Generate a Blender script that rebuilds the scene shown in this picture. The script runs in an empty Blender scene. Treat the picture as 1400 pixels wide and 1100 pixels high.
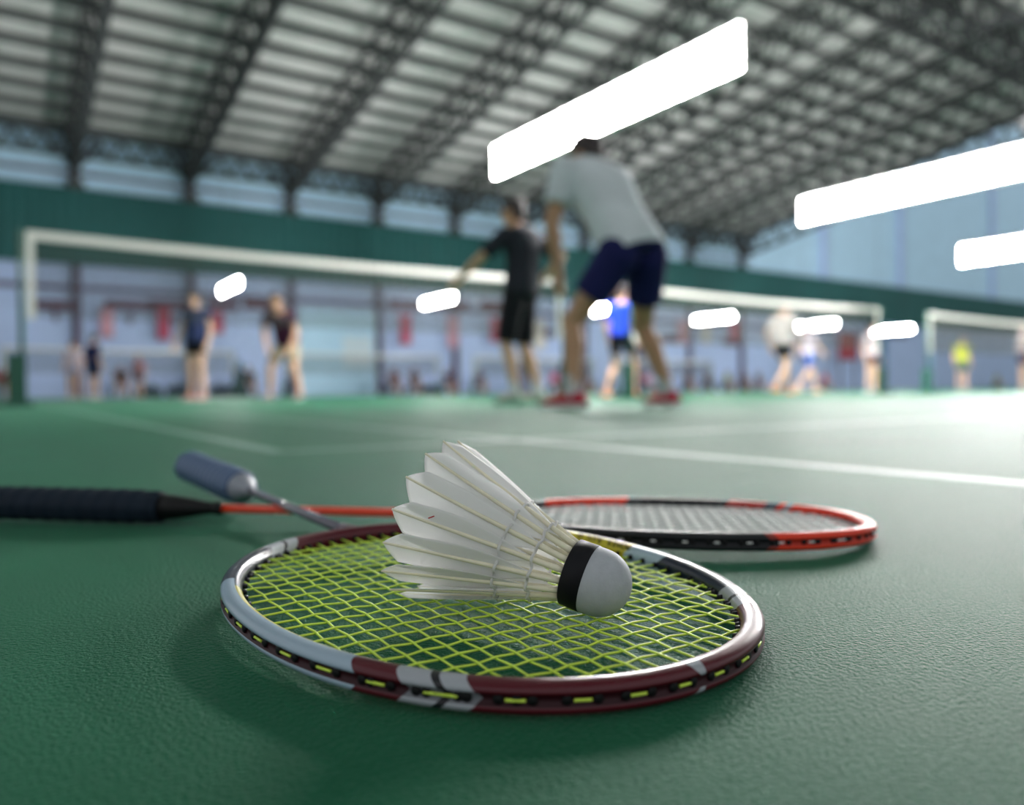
import bpy, bmesh, math, random
import numpy as np
from mathutils import Vector, Matrix, Quaternion

# ------------------------------------------------------------------ camera, world, exposure
scn = bpy.context.scene
COL = scn.collection
FPX, CAMH = 1060.0, 0.0965
CX, CY, HORIZON, ROLL = 700.0, 550.0, 535.0, 0.0086
cam_data = bpy.data.cameras.new('camera')
cam = bpy.data.objects.new('camera', cam_data)
COL.objects.link(cam)
scn.camera = cam
cam_data.sensor_fit = 'HORIZONTAL'
cam_data.sensor_width = 36.0
cam_data.lens = FPX / 1400.0 * 36.0
cam_data.clip_start, cam_data.clip_end = 0.01, 300.0
PITCH = math.atan((CY - HORIZON) / FPX)
cam.rotation_mode = 'QUATERNION'
cam.location = (0, 0, CAMH)
cam.rotation_quaternion = (Matrix.Rotation(math.pi / 2 - PITCH, 4, 'X') @ Matrix.Rotation(-ROLL, 4, 'Z')).to_quaternion()
cam_data.dof.use_dof = True
cam_data.dof.focus_distance = 0.298
cam_data.dof.aperture_fstop = cam_data.lens / 5.3
cam_data.dof.aperture_blades = 0

world = bpy.data.worlds.new('hall_daylight')
scn.world = world
world.use_nodes = True
bg = world.node_tree.nodes['Background']
bg.inputs[0].default_value = (0.90, 0.93, 0.95, 1)
bg.inputs[1].default_value = 0.25
vs = scn.view_settings
vs.view_transform = 'Standard'
vs.look = 'None'
vs.gamma = 1.0
vs.use_curve_mapping = False
vs.exposure = 1.55
TUBE_STRENGTH = 78.0

RND = random.Random(7)

# hall directions: U runs along the far wall and the nets, N runs from the camera to the far wall
ANG = math.radians(33.5)
U = Vector((math.cos(ANG), math.sin(ANG), 0))
N = Vector((-math.sin(ANG), math.cos(ANG), 0))
HALL = Matrix(((U.x, N.x, 0, 0), (U.y, N.y, 0, 0), (0, 0, 1, 0), (0, 0, 0, 1)))   # local (u, n, z) -> world


def hp(u, n, z=0.0):
    return U * u + N * n + Vector((0, 0, z))


# ------------------------------------------------------------------ materials
def mat(name, color, rough=0.5, spec=0.5, metal=0.0, noise=0.0, nscale=20.0, bump=0.0, bscale=200.0, coat=0.0, emit=None):
    m = bpy.data.materials.new(name)
    m.use_nodes = True
    nt = m.node_tree
    b = nt.nodes['Principled BSDF']
    b.inputs['Base Color'].default_value = (*color, 1)
    b.inputs['Roughness'].default_value = rough
    b.inputs['Specular IOR Level'].default_value = spec
    b.inputs['Metallic'].default_value = metal
    b.inputs['Coat Weight'].default_value = coat
    b.inputs['Coat Roughness'].default_value = 0.06
    tc = None
    if noise or bump:
        tc = nt.nodes.new('ShaderNodeTexCoord')
    if noise:
        n = nt.nodes.new('ShaderNodeTexNoise')
        n.inputs['Scale'].default_value = nscale
        n.inputs['Detail'].default_value = 4
        nt.links.new(tc.outputs['Object'], n.inputs['Vector'])
        r = nt.nodes.new('ShaderNodeValToRGB')
        lo = [max(0, c * (1 - noise)) for c in color]
        hi = [min(1, c * (1 + noise)) for c in color]
        r.color_ramp.elements[0].color = (*lo, 1)
        r.color_ramp.elements[1].color = (*hi, 1)
        r.color_ramp.elements[0].position = 0.3
        r.color_ramp.elements[1].position = 0.7
        nt.links.new(n.outputs['Fac'], r.inputs['Fac'])
        nt.links.new(r.outputs['Color'], b.inputs['Base Color'])
    if bump:
        n2 = nt.nodes.new('ShaderNodeTexNoise')
        n2.inputs['Scale'].default_value = bscale
        n2.inputs['Detail'].default_value = 3
        nt.links.new(tc.outputs['Object'], n2.inputs['Vector'])
        bp = nt.nodes.new('ShaderNodeBump')
        bp.inputs['Strength'].default_value = bump
        bp.inputs['Distance'].default_value = 0.3 / bscale
        nt.links.new(n2.outputs['Fac'], bp.inputs['Height'])
        nt.links.new(bp.outputs['Normal'], b.inputs['Normal'])
    if emit:
        b.inputs['Emission Color'].default_value = (*emit[0], 1)
        b.inputs['Emission Strength'].default_value = emit[1]
    return m


def floor_mat():
    m = bpy.data.materials.new('green_court_vinyl')
    m.use_nodes = True
    nt = m.node_tree
    b = nt.nodes['Principled BSDF']
    tc = nt.nodes.new('ShaderNodeTexCoord')
    n0 = nt.nodes.new('ShaderNodeTexNoise')
    n0.inputs['Scale'].default_value = 3.0
    n0.inputs['Detail'].default_value = 5
    ramp = nt.nodes.new('ShaderNodeValToRGB')
    ramp.color_ramp.elements[0].color = (0.006, 0.098, 0.046, 1)
    ramp.color_ramp.elements[1].color = (0.008, 0.122, 0.058, 1)
    ramp.color_ramp.elements[0].position = 0.35
    ramp.color_ramp.elements[1].position = 0.65
    nt.links.new(tc.outputs['Object'], n0.inputs['Vector'])
    nt.links.new(n0.outputs['Fac'], ramp.inputs['Fac'])
    nt.links.new(ramp.outputs['Color'], b.inputs['Base Color'])
    v = nt.nodes.new('ShaderNodeTexNoise')
    v.inputs['Scale'].default_value = 560.0
    v.inputs['Detail'].default_value = 2.5
    v.inputs['Roughness'].default_value = 0.6
    nt.links.new(tc.outputs['Object'], v.inputs['Vector'])
    bp = nt.nodes.new('ShaderNodeBump')
    bp.inputs['Strength'].default_value = 1.0
    bp.inputs['Distance'].default_value = 0.0019
    nt.links.new(v.outputs['Fac'], bp.inputs['Height'])
    nt.links.new(bp.outputs['Normal'], b.inputs['Normal'])
    b.inputs['Roughness'].default_value = 0.48
    b.inputs['Specular IOR Level'].default_value = 0.04
    b.inputs['Sheen Weight'].default_value = 0.10
    b.inputs['Sheen Roughness'].default_value = 0.35
    b.inputs['Sheen Tint'].default_value = (0.75, 1.0, 0.88, 1)
    return m


M = {}
M['floor'] = floor_mat()
M['line'] = mat('court_line_paint', (0.13, 0.28, 0.20), 0.5, noise=0.15, nscale=30)
M['wall'] = mat('pale_blue_wall_sheet', (0.50, 0.74, 0.94), 0.6, noise=0.05, nscale=1.0)
M['wall_light'] = mat('pale_door_sheet', (0.66, 0.78, 0.88), 0.6)
M['wall_low'] = mat('lavender_blue_wall_paint', (0.44, 0.56, 0.84), 0.6, noise=0.05, nscale=0.8)
M['teal'] = mat('teal_green_sheet', (0.004, 0.090, 0.088), 0.6, noise=0.08, nscale=0.7)
M['roof'] = mat('grey_roof_sheet', (0.80, 0.79, 0.78), 0.6, noise=0.08, nscale=0.6)
M['steel'] = mat('dark_painted_steel', (0.045, 0.050, 0.052), 0.6)
M['purlin'] = mat('galvanised_purlin', (0.13, 0.135, 0.135), 0.6)
M['steel_purple'] = mat('dusky_purple_steel', (0.09, 0.065, 0.12), 0.6)
M['post'] = mat('dark_green_post_paint', (0.008, 0.07, 0.045), 0.4)
M['white_tape'] = mat('white_net_tape', (0.78, 0.76, 0.72), 0.8)
M['tube'] = mat('glowing_tube', (1, 1, 1), 0.5, emit=((1.0, 0.985, 0.97), TUBE_STRENGTH))
M['fixture'] = mat('white_lamp_housing', (0.8, 0.8, 0.8), 0.5)


def net_mat():
    m = bpy.data.materials.new('fine_net_mesh')
    m.use_nodes = True
    nt = m.node_tree
    b = nt.nodes['Principled BSDF']
    b.inputs['Base Color'].default_value = (0.055, 0.06, 0.05, 1)
    b.inputs['Roughness'].default_value = 0.8
    tc = nt.nodes.new('ShaderNodeTexCoord')
    sep = nt.nodes.new('ShaderNodeSeparateXYZ')
    nt.links.new(tc.outputs['Object'], sep.inputs[0])
    outs = []
    for ax in ('X', 'Z'):
        d = nt.nodes.new('ShaderNodeMath')
        d.operation = 'MULTIPLY'
        d.inputs[1].default_value = 1 / 0.019
        nt.links.new(sep.outputs[ax], d.inputs[0])
        f = nt.nodes.new('ShaderNodeMath')
        f.operation = 'FRACT'
        nt.links.new(d.outputs[0], f.inputs[0])
        l = nt.nodes.new('ShaderNodeMath')
        l.operation = 'LESS_THAN'
        l.inputs[1].default_value = 0.18
        nt.links.new(f.outputs[0], l.inputs[0])
        outs.append(l)
    mx = nt.nodes.new('ShaderNodeMath')
    mx.operation = 'MAXIMUM'
    nt.links.new(outs[0].outputs[0], mx.inputs[0])
    nt.links.new(outs[1].outputs[0], mx.inputs[1])
    nt.links.new(mx.outputs[0], b.inputs['Alpha'])
    return m


M['net'] = net_mat()


# ------------------------------------------------------------------ mesh helpers
def new_mesh(name, verts, faces, mats=None, smooth=False, midx=None):
    me = bpy.data.meshes.new(name)
    me.from_pydata([tuple(v) for v in verts], [], [tuple(f) for f in faces])
    for m in (mats or []):
        me.materials.append(m)
    if midx is not None:
        me.polygons.foreach_set('material_index', list(midx))
    if smooth:
        me.polygons.foreach_set('use_smooth', [True] * len(me.polygons))
    me.update()
    return me


def link(name, me, parent=None, matrix=None):
    o = bpy.data.objects.new(name, me)
    COL.objects.link(o)
    if parent is not None:
        o.parent = parent
    if matrix is not None:
        o.matrix_local = matrix
    return o


def tag(o, label=None, cat=None, group=None, kind=None):
    if label: o['label'] = label
    if cat: o['category'] = cat
    if group: o['group'] = group
    if kind: o['kind'] = kind
    return o


def empty(name, matrix=None):
    o = bpy.data.objects.new(name, None)
    o.empty_display_size = 0.05
    COL.objects.link(o)
    if matrix is not None:
        o.matrix_world = matrix
    return o


class MB:
    """collects simple shapes into one mesh"""
    def __init__(self):
        self.v, self.f = [], []

    def add(self, vs_, fs):
        o = len(self.v)
        self.v += [Vector(p) for p in vs_]
        self.f += [[i + o for i in f] for f in fs]

    def box(self, a, b):
        x0, y0, z0 = a
        x1, y1, z1 = b
        self.add([(x0, y0, z0), (x1, y0, z0), (x1, y1, z0), (x0, y1, z0), (x0, y0, z1), (x1, y0, z1), (x1, y1, z1), (x0, y1, z1)],
                 [(0, 3, 2, 1), (4, 5, 6, 7), (0, 1, 5, 4), (1, 2, 6, 5), (2, 3, 7, 6), (3, 0, 4, 7)])

    def bar(self, p, q, w, h=None, up=Vector((0, 0, 1))):
        p, q = Vector(p), Vector(q)
        h = h or w
        d = (q - p).normalized()
        s = d.cross(up)
        if s.length < 1e-4:
            s = d.cross(Vector((1, 0, 0)))
        s.normalize()
        t = s.cross(d)
        vs_ = []
        for c in (p, q):
            for a, b in ((-1, -1), (1, -1), (1, 1), (-1, 1)):
                vs_.append(c + s * (a * w / 2) + t * (b * h / 2))
        self.add(vs_, [(0, 1, 2, 3), (7, 6, 5, 4), (0, 4, 5, 1), (1, 5, 6, 2), (2, 6, 7, 3), (3, 7, 4, 0)])

    def tube(self, pts, radii, seg=10, cap=True, closed=False):
        pts = [Vector(p) for p in pts]
        n = len(pts)
        if not hasattr(radii, '__len__'):
            radii = [radii] * n
        o = len(self.v)
        prev = None
        for i, p in enumerate(pts):
            if closed:
                d = (pts[(i + 1) % n] - pts[i - 1])
            else:
                d = pts[min(i + 1, n - 1)] - pts[max(i - 1, 0)]
            d.normalize()
            if prev is None:
                s = d.cross(Vector((0, 0, 1)))
                if s.length < 1e-3:
                    s = d.cross(Vector((0, 1, 0)))
            else:
                s = prev - d * prev.dot(d)
            s.normalize()
            prev = s
            t = d.cross(s)
            for k in range(seg):
                a = 2 * math.pi * k / seg
                self.v.append(p + (s * math.cos(a) + t * math.sin(a)) * radii[i])
        m = n if closed else n - 1
        for i in range(m):
            j = (i + 1) % n
            for k in range(seg):
                k2 = (k + 1) % seg
                self.f.append([o + i * seg + k, o + i * seg + k2, o + j * seg + k2, o + j * seg + k])
        if cap and not closed:
            self.f.append([o + k for k in range(seg)][::-1])
            self.f.append([o + (n - 1) * seg + k for k in range(seg)])

    def lathe(self, prof, seg=24):
        """prof: (x, r) along +X"""
        o = len(self.v)
        for x, r in prof:
            for k in range(seg):
                a = 2 * math.pi * k / seg
                self.v.append(Vector((x, r * math.cos(a), r * math.sin(a))))
        for i in range(len(prof) - 1):
            for k in range(seg):
                k2 = (k + 1) % seg
                self.f.append([o + i * seg + k, o + (i + 1) * seg + k, o + (i + 1) * seg + k2, o + i * seg + k2])
        self.f.append([o + k for k in range(seg)])
        self.f.append([o + (len(prof) - 1) * seg + k for k in range(seg)][::-1])

    def ell(self, c, r, seg=14, rings=9, rot=None):
        c = Vector(c)
        o = len(self.v)
        pts = []
        for i in range(1, rings):
            th = math.pi * i / rings
            for k in range(seg):
                a = 2 * math.pi * k / seg
                pts.append(Vector((r[0] * math.sin(th) * math.cos(a), r[1] * math.sin(th) * math.sin(a), r[2] * math.cos(th))))
        pts += [Vector((0, 0, r[2])), Vector((0, 0, -r[2]))]
        if rot is not None:
            pts = [rot @ p for p in pts]
        self.v += [c + p for p in pts]
        for i in range(rings - 2):
            for k in range(seg):
                k2 = (k + 1) % seg
                self.f.append([o + i * seg + k, o + (i + 1) * seg + k, o + (i + 1) * seg + k2, o + i * seg + k2])
        top, bot = o + (rings - 1) * seg, o + (rings - 1) * seg + 1
        for k in range(seg):
            k2 = (k + 1) % seg
            self.f.append([top, o + k, o + k2])
            self.f.append([bot, o + (rings - 2) * seg + k2, o + (rings - 2) * seg + k])

    def caps(self, p, q, r0, r1, seg=12, round_a=True, round_b=True):
        """tapered limb with rounded or flat ends"""
        p, q = Vector(p), Vector(q)
        d = (q - p)
        L = max(d.length, 1e-5)
        d = d / L
        pts, rad = [], []
        if round_a:
            for k in range(4, 0, -1):
                a = k / 4 * math.pi / 2 * 0.97
                pts.append(p - d * (r0 * math.sin(a))); rad.append(r0 * math.cos(a))
        for k in range(5):
            t = k / 4
            pts.append(p + d * (L * t)); rad.append(r0 + (r1 - r0) * t)
        if round_b:
            for k in range(1, 5):
                a = k / 4 * math.pi / 2 * 0.97
                pts.append(q + d * (r1 * math.sin(a))); rad.append(r1 * math.cos(a))
        self.tube(pts, rad, seg)

    def loft(self, secs, seg=20, power=2.4):
        """secs: (centre, right, forward, half width, half depth)"""
        o = len(self.v)
        for c, rt, fw, w, d in secs:
            for k in range(seg):
                a = 2 * math.pi * k / seg
                ca, sa = math.cos(a), math.sin(a)
                x = math.copysign(abs(ca) ** (2 / power), ca) * w
                y = math.copysign(abs(sa) ** (2 / power), sa) * d
                self.v.append(Vector(c) + rt * x + fw * y)
        for i in range(len(secs) - 1):
            for k in range(seg):
                k2 = (k + 1) % seg
                self.f.append([o + i * seg + k, o + i * seg + k2, o + (i + 1) * seg + k2, o + (i + 1) * seg + k])
        self.f.append([o + k for k in range(seg)][::-1])
        self.f.append([o + (len(secs) - 1) * seg + k for k in range(seg)])

    def mesh(self, name, m, smooth=False):
        ms = m if isinstance(m, (list, tuple)) else [m]
        return new_mesh(name, self.v, self.f, ms, smooth)

    def build(self, name, m, parent=None, smooth=False, matrix=None):
        return link(name, self.mesh(name, m, smooth), parent, matrix)


def remeshed(mb, name, m, voxel, smooth_iter=3):
    """one continuous surface grown over the collected limbs"""
    me = mb.mesh(name + '_rough', m)
    bm = bmesh.new()
    bm.from_mesh(me)
    bmesh.ops.recalc_face_normals(bm, faces=bm.faces)
    bm.to_mesh(me)
    bm.free()
    o = link(name + '_rough', me)
    r = o.modifiers.new('r', 'REMESH')
    r.mode = 'VOXEL'
    r.voxel_size = voxel
    s = o.modifiers.new('s', 'SMOOTH')
    s.factor = 0.5
    s.iterations = smooth_iter
    dg = bpy.context.evaluated_depsgraph_get()
    dg.update()
    out = bpy.data.meshes.new_from_object(o.evaluated_get(dg))
    out.name = name
    bpy.data.objects.remove(o)
    bpy.data.meshes.remove(me)
    if not out.materials:
        out.materials.append(m)
    out.polygons.foreach_set('use_smooth', [True] * len(out.polygons))
    return out


# ------------------------------------------------------------------ the hall
WALL_N, EAVE, RIDGE_N, SLOPE = 34.0, 10.2, 14.0, 0.183
BACK_N = RIDGE_N - (WALL_N - RIDGE_N)
HALL_END = 41.5


def roof_z(n):
    return EAVE + SLOPE * ((WALL_N - n) if n >= RIDGE_N else (WALL_N - RIDGE_N) - (RIDGE_N - n))


# floor
mb = MB()
mb.box((-30, -12, -0.05), (110, WALL_N + 0.3, 0))
fl = mb.build('floor', M['floor'], None, matrix=HALL)
tag(fl, kind='structure')


def court_line(p, q, w, name, label):
    mb_ = MB()
    p, q = Vector(p), Vector(q)
    d = (q - p).normalized()
    s = Vector((-d.y, d.x, 0)) * (w / 2)
    z = Vector((0, 0, 0.0006))
    mb_.add([p - s, q - s, q + s, p + s, p - s + z, q - s + z, q + s + z, p + s + z],
            [(0, 3, 2, 1), (4, 5, 6, 7), (0, 1, 5, 4), (1, 2, 6, 5), (2, 3, 7, 6), (3, 0, 4, 7)])
    o = mb_.build(name, M['line'])
    tag(o, label, 'court line')
    o['kind'] = 'structure'
    return o


def flo(px, py, h=0.0):
    """point on the plane at height h seen at a photograph pixel (used once, to survey the court)"""
    y0 = HORIZON - ROLL * (px - CX)
    z = FPX * (CAMH - h) / (py - y0)
    return Vector(((px - CX) / FPX * z, z, h))


cn = flo(381, 618)
LW = 0.032
court_line(cn, cn + N * 12.5, LW, 'trim_1', 'white line running away from the corner behind the handles')
court_line(cn - U * 0.016, cn + U * 5.8, LW, 'trim_2', 'white line running right from the corner behind the handles')
c2 = flo(930, 621)
court_line(c2 - N * 1.2, c2 + N * 5.2, LW, 'trim_3', 'white line crossing the floor to the right edge')

# far wall: lower painted wall, teal sheet band, pale blue upper wall
mb = MB(); mb.box((-8, WALL_N, 0), (110, WALL_N + 0.2, 5.1))
tag(mb.build('wall_back', M['wall_low'], None, matrix=HALL), kind='structure')
mb = MB(); mb.box((-8, WALL_N, 5.1), (110, WALL_N + 0.2, 24))
tag(mb.build('wall_upper', M['wall'], None, matrix=HALL), kind='structure')
vv, ff = [], []
k = 0
u = -8.0
while u < 100:
    for du, dn in ((0, 0), (0.18, 0), (0.24, -0.06), (0.36, -0.06)):
        for z in (5.05, 7.95):
            vv.append((u + du, WALL_N - 0.28 + dn, z))
        if k:
            ff.append((2 * k - 2, 2 * k, 2 * k + 1, 2 * k - 1))
        k += 1
    u += 0.42
band = link('wall_teal_band', new_mesh('wall_teal_band', vv, ff, [M['teal']]), None, HALL)
sol = band.modifiers.new('thickness', 'SOLIDIFY'); sol.thickness = 0.02
tag(band, kind='structure')

# ribs on the tall blue wall past the roof end
for i, (px) in enumerate((1125, 1230, 1355)):
    q = (px - CX) / FPX
    zz = WALL_N / (N.y - U.y * q)
    uu = zz * (U.x * q + U.y)
    mb = MB(); mb.box((uu - 0.25, WALL_N - 0.26, 7.96), (uu + 0.25, WALL_N - 0.002, 24))
    o = mb.build('trim_%d' % (4 + i), M['wall_low'], None, matrix=HALL)
    tag(o, kind='structure')

# roof
mb = MB()
for n0, n1 in ((WALL_N + 0.2, RIDGE_N), (RIDGE_N, BACK_N)):
    z0, z1 = (roof_z(n0) if n0 <= WALL_N else EAVE - 0.03), roof_z(n1)
    mb.add([(-8, n0, z0), (HALL_END, n0, z0), (HALL_END, n1, z1), (-8, n1, z1),
            (-8, n0, z0 + .12), (HALL_END, n0, z0 + .12), (HALL_END, n1, z1 + .12), (-8, n1, z1 + .12)],
           [(0, 3, 2, 1), (4, 5, 6, 7), (0, 1, 5, 4), (1, 2, 6, 5), (2, 3, 7, 6), (3, 0, 4, 7)])
ceil = mb.build('ceiling', M['roof'], None, matrix=HALL)
tag(ceil, kind='structure')
n = WALL_N - 0.6
while n > BACK_N + 0.3:
    mb = MB()
    z = roof_z(n)
    mb.box((-8, n - 0.075, z - 0.24), (HALL_END, n + 0.075, z - 0.015))
    mb.box((-8, n - 0.13, z - 0.26), (HALL_END, n + 0.13, z - 0.235))
    mb.build('purlin', M['purlin'], ceil)
    n -= 1.25
# ridge truss: a long lattice running with the ridge
rt = empty('roof_truss', HALL @ Matrix.Translation((-8, RIDGE_N, roof_z(RIDGE_N) - 0.35)))
tag(rt, 'dark steel lattice truss running along the roof ridge at upper right', 'roof truss')
L = HALL_END + 8
for nm, dn, dz in (('top_chord', 0.5, 0), ('top_chord', -0.5, 0), ('bottom_chord', 0.5, -1.5), ('bottom_chord', -0.5, -1.5)):
    mb = MB(); mb.bar((0, dn, dz), (L, dn, dz), 0.16); mb.build(nm, M['steel'], rt)
mb = MB()
x = 0.0
while x < L - 1.4:
    for dn in (0.5, -0.5):
        mb.bar((x, dn, 0), (x + 0.7, dn, -1.5), 0.08); mb.bar((x + 0.7, dn, -1.5), (x + 1.4, dn, 0), 0.08)
    mb.bar((x, -.5, -1.5), (x + .7, .5, -1.5), .06)
    x += 1.4
mb.build('web', M['steel'], rt)

ORD = ['first', 'second', 'third', 'fourth', 'fifth', 'sixth', 'seventh', 'eighth', 'ninth', 'tenth', 'eleventh', 'twelfth']
# rafter trusses and columns
TU = [2.55 + 4.13 * k for k in range(0, 10)]
TU[-1] = 40.4
col_list = []


def lattice(mb_, f0, f1, n0, n1, step, w):
    nn = n0
    while nn - step > n1:
        mb_.bar(f0(nn), f1(nn - step / 2), w); mb_.bar(f1(nn - step / 2), f0(nn - step), w)
        nn -= step


for i, uu in enumerate(TU):
    t = empty('roof_truss', HALL @ Matrix.Translation((uu, WALL_N, 0)))
    tag(t, 'dark steel lattice roof truss rising from the far wall, %s from the left' % ORD[i], 'roof truss', 'roof trusses under the grey sheet roof')
    DEP, HW = 1.25, 0.34
    top = [lambda n_, s=s: Vector((s * HW, n_ - WALL_N, roof_z(n_) - 0.32)) for s in (-1, 1)]
    bot = lambda n_: Vector((0, n_ - WALL_N, roof_z(n_) - 0.32 - DEP))
    for s in (0, 1):
        mb = MB()
        for n0, n1 in ((WALL_N - 0.1, RIDGE_N), (RIDGE_N, BACK_N)):
            mb.bar(top[s](n0), top[s](n1), 0.13)
        mb.build('top_chord', M['steel'], t)
    mb = MB()
    for n0, n1 in ((WALL_N - 0.4, RIDGE_N), (RIDGE_N, BACK_N)):
        mb.bar(bot(n0), bot(n1), 0.16)
    mb.build('bottom_chord', M['steel'], t)
    for n0, n1 in ((WALL_N - 0.1, RIDGE_N), (RIDGE_N, BACK_N)):
        mb = MB()
        for s in (0, 1):
            lattice(mb, top[s], bot, n0, n1, 1.25, 0.075)
        lattice(mb, top[0], top[1], n0, n1, 1.25, 0.05)
        mb.build('web', M['steel'], t)
    # column
    c = empty('steel_column', HALL @ Matrix.Translation((uu, WALL_N - 0.14, 0)))
    tag(c, 'dark steel column on the far blue wall under the %s roof truss from the left' % ORD[i], 'column', 'columns on the far wall')
    mb = MB()
    mb.box((-0.13, -0.11, 0), (0.13, 0.11, 8.0)); mb.build('shaft', M['steel_purple'], c)
    mb = MB()
    mb.box((-0.17, -0.13, 8.0), (0.17, 0.13, roof_z(WALL_N) - 0.4))
    mb.box((-0.3, -0.2, 7.9), (0.3, 0.13, 8.2))
    mb.build('head', M['steel'], c)
    mb = MB()
    mb.bar((0, 0, 8.7), (0.9, 0, 9.75), 0.12); mb.bar((0, 0, 8.7), (-0.9, 0, 9.75), 0.12)
    mb.build('brace', M['steel'], c)

# eave lattice running along the wall head
et = empty('eave_truss', HALL @ Matrix.Translation((-8, WALL_N - 0.42, 9.15)))
tag(et, 'dark zigzag lattice beam along the top of the pale blue far wall', 'roof truss')
L = HALL_END + 8
for nm, dz in (('top_chord', 0.8), ('bottom_chord', 0.0)):
    mb = MB(); mb.bar((0, 0, dz), (L, 0, dz), 0.12); mb.build(nm, M['steel'], et)
mb = MB(); x = 0
while x < L - 0.9:
    mb.bar((x, 0, 0), (x + .45, 0, .8), .10); mb.bar((x + .45, 0, .8), (x + .9, 0, 0), .10)
    x += .9
mb.build('web', M['steel'], et)
mb = MB(); mb.bar((-8, WALL_N - 0.08, 8.55), (HALL_END, WALL_N - 0.08, 8.55), 0.13)
tag(mb.build('trim_7', M['steel_purple'], None, matrix=HALL), kind='structure')

# wall rail with the dark signs and red banners
mb = MB(); mb.box((-8, WALL_N - 0.1, 4.1), (60, WALL_N - 0.002, 4.3))
tag(mb.build('trim_8', M['steel_purple'], None, matrix=HALL), kind='structure')


def wall_u(px, n_=WALL_N):
    q = (px - CX) / FPX
    zz = n_ / (N.y - U.y * q)
    return zz * (U.x * q + U.y), zz


def px_h(px, py, zz):
    return CAMH + (HORIZON - ROLL * (px - CX) - py) / FPX * zz


M['maroon_sign'] = mat('dark_maroon_board', (0.10, 0.025, 0.06), 0.6)
M['banner_red'] = mat('red_banner_cloth', (0.50, 0.09, 0.16), 0.8)
M['banner_pink'] = mat('faded_pink_banner_cloth', (0.62, 0.34, 0.42), 0.8)
M['banner_cream'] = mat('cream_paper', (0.72, 0.68, 0.62), 0.8)
signs = [(78, 44), (180, 50), (240, 50), (305, 32), (360, 40), (555, 42), (617, 44), (672, 30), (735, 34), (915, 34), (1000, 30), (1085, 26)]
for i, (px, w) in enumerate(signs):
    uu, zz = wall_u(px)
    hw = w / FPX * zz * 0.62
    mb = MB(); mb.box((uu - hw, WALL_N - 0.2, px_h(px, 424, zz) if px < 700 else 2.95), (uu + hw, WALL_N - 0.102, px_h(px, 412, zz) if px < 700 else 3.4))
    # brackets that hold the board off the wall
    mb.box((uu - .05, WALL_N - 0.11, 2.9), (uu + .05, WALL_N - 0.001, 3.35))
    o = mb.build('wall_sign', M['maroon_sign'], None, matrix=HALL)
    tag(o, 'long dark maroon board on the far blue wall, %s from the left' % ORD[i], 'sign', 'dark boards on the far wall')
banners = [(147, 'banner_pink', 425, 462), (224, 'banner_red', 424, 465), (297, 'banner_red', 428, 456), (553, 'banner_red', 432, 471), (617, 'banner_pink', 436, 475), (675, 'banner_red', 436, 468), (735, 'banner_cream', 440, 478), (930, 'banner_pink', 440, 470), (962, 'banner_cream', 442, 470), (1000, 'banner_red', 440, 465)]
for i, (px, m_, y0, y1) in enumerate(banners):
    uu, zz = wall_u(px)
    hw = 8 / FPX * zz
    z0, z1 = px_h(px, y1, zz), px_h(px, y0, zz)
    mb = MB()
    # cloth with a shallow hanging fold
    cols = 8
    for k in range(cols):
        a0, a1 = -hw + 2 * hw * k / cols, -hw + 2 * hw * (k + 1) / cols
        f0, f1 = 0.03 * math.sin(k * 1.7), 0.03 * math.sin((k + 1) * 1.7)
        yb = WALL_N - 0.26
        mb.add([(uu + a0, yb + f0, z0), (uu + a1, yb + f1, z0), (uu + a1, yb + f1 * .3, z1), (uu + a0, yb + f0 * .3, z1),
                (uu + a0, yb + f0 + .02, z0), (uu + a1, yb + f1 + .02, z0), (uu + a1, yb + f1 * .3 + .02, z1), (uu + a0, yb + f0 * .3 + .02, z1)],
               [(0, 1, 2, 3), (7, 6, 5, 4), (0, 4, 5, 1), (2, 6, 7, 3)])
    mb.box((uu - hw * 1.1, WALL_N - 0.27, z1), (uu + hw * 1.1, WALL_N - 0.002, z1 + 0.05))
    o = mb.build('wall_banner', M[m_], None, matrix=HALL)
    nm = {'banner_red': 'red', 'banner_pink': 'faded pink', 'banner_cream': 'cream'}[m_]
    tag(o, '%s banner hanging on the far wall, %s banner from the left' % (nm, ORD[i]), 'banner', 'banners on the far wall')
# pale sliding doors in the far wall
uu0, z0 = wall_u(408); uu1, _ = wall_u(516)
mb = MB(); mb.box((uu0, WALL_N - 0.12, 0), (uu1, WALL_N - 0.002, 3.9)); d_ = mb.build('door_1', M['wall'], None, matrix=HALL)
tag(d_, kind='structure')
a_, _ = wall_u(468); b_, _ = wall_u(508)
mb = MB(); mb.box((a_, WALL_N - 0.15, 1.3), (b_, WALL_N - 0.12, 2.7)); mb.build('door_panel', M['wall_light'], d_)
# big dark red notice board standing on the right
uu, zz = wall_u(1160, 32.5)
s = Matrix.Translation((uu, 32.5, 0))
nb = empty('notice_board', HALL @ s)
tag(nb, 'dark red notice board on legs standing before the far wall at right', 'notice board')
w_ = 17 / FPX * zz * 1.2
M['notice_red'] = mat('dark_red_board', (0.30, 0.03, 0.05), 0.6)
mb = MB(); mb.box((-w_, -.06, px_h(1160, 492, zz)), (w_, .06, px_h(1160, 457, zz))); mb.build('board', M['notice_red'], nb)
for sx in (-1, 1):
    mb = MB(); mb.box((sx * w_ * .9 - .06, .0, 0), (sx * w_ * .9 + .06, .1, px_h(1160, 480, zz))); mb.build('leg', M['steel_purple'], nb)
# blue uprights at the right end of the hall
for i, px in enumerate((1207, 1272)):
    uu, zz = wall_u(px)
    mb = MB(); mb.box((uu - .15, WALL_N - .24, 0), (uu + .15, WALL_N - .002, 5.0))
    tag(mb.build('trim_%d' % (9 + i), mat('blue_upright_paint', (.10, .22, .40), .6) if i == 0 else M['wall'], None, matrix=HALL), kind='structure')


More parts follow.
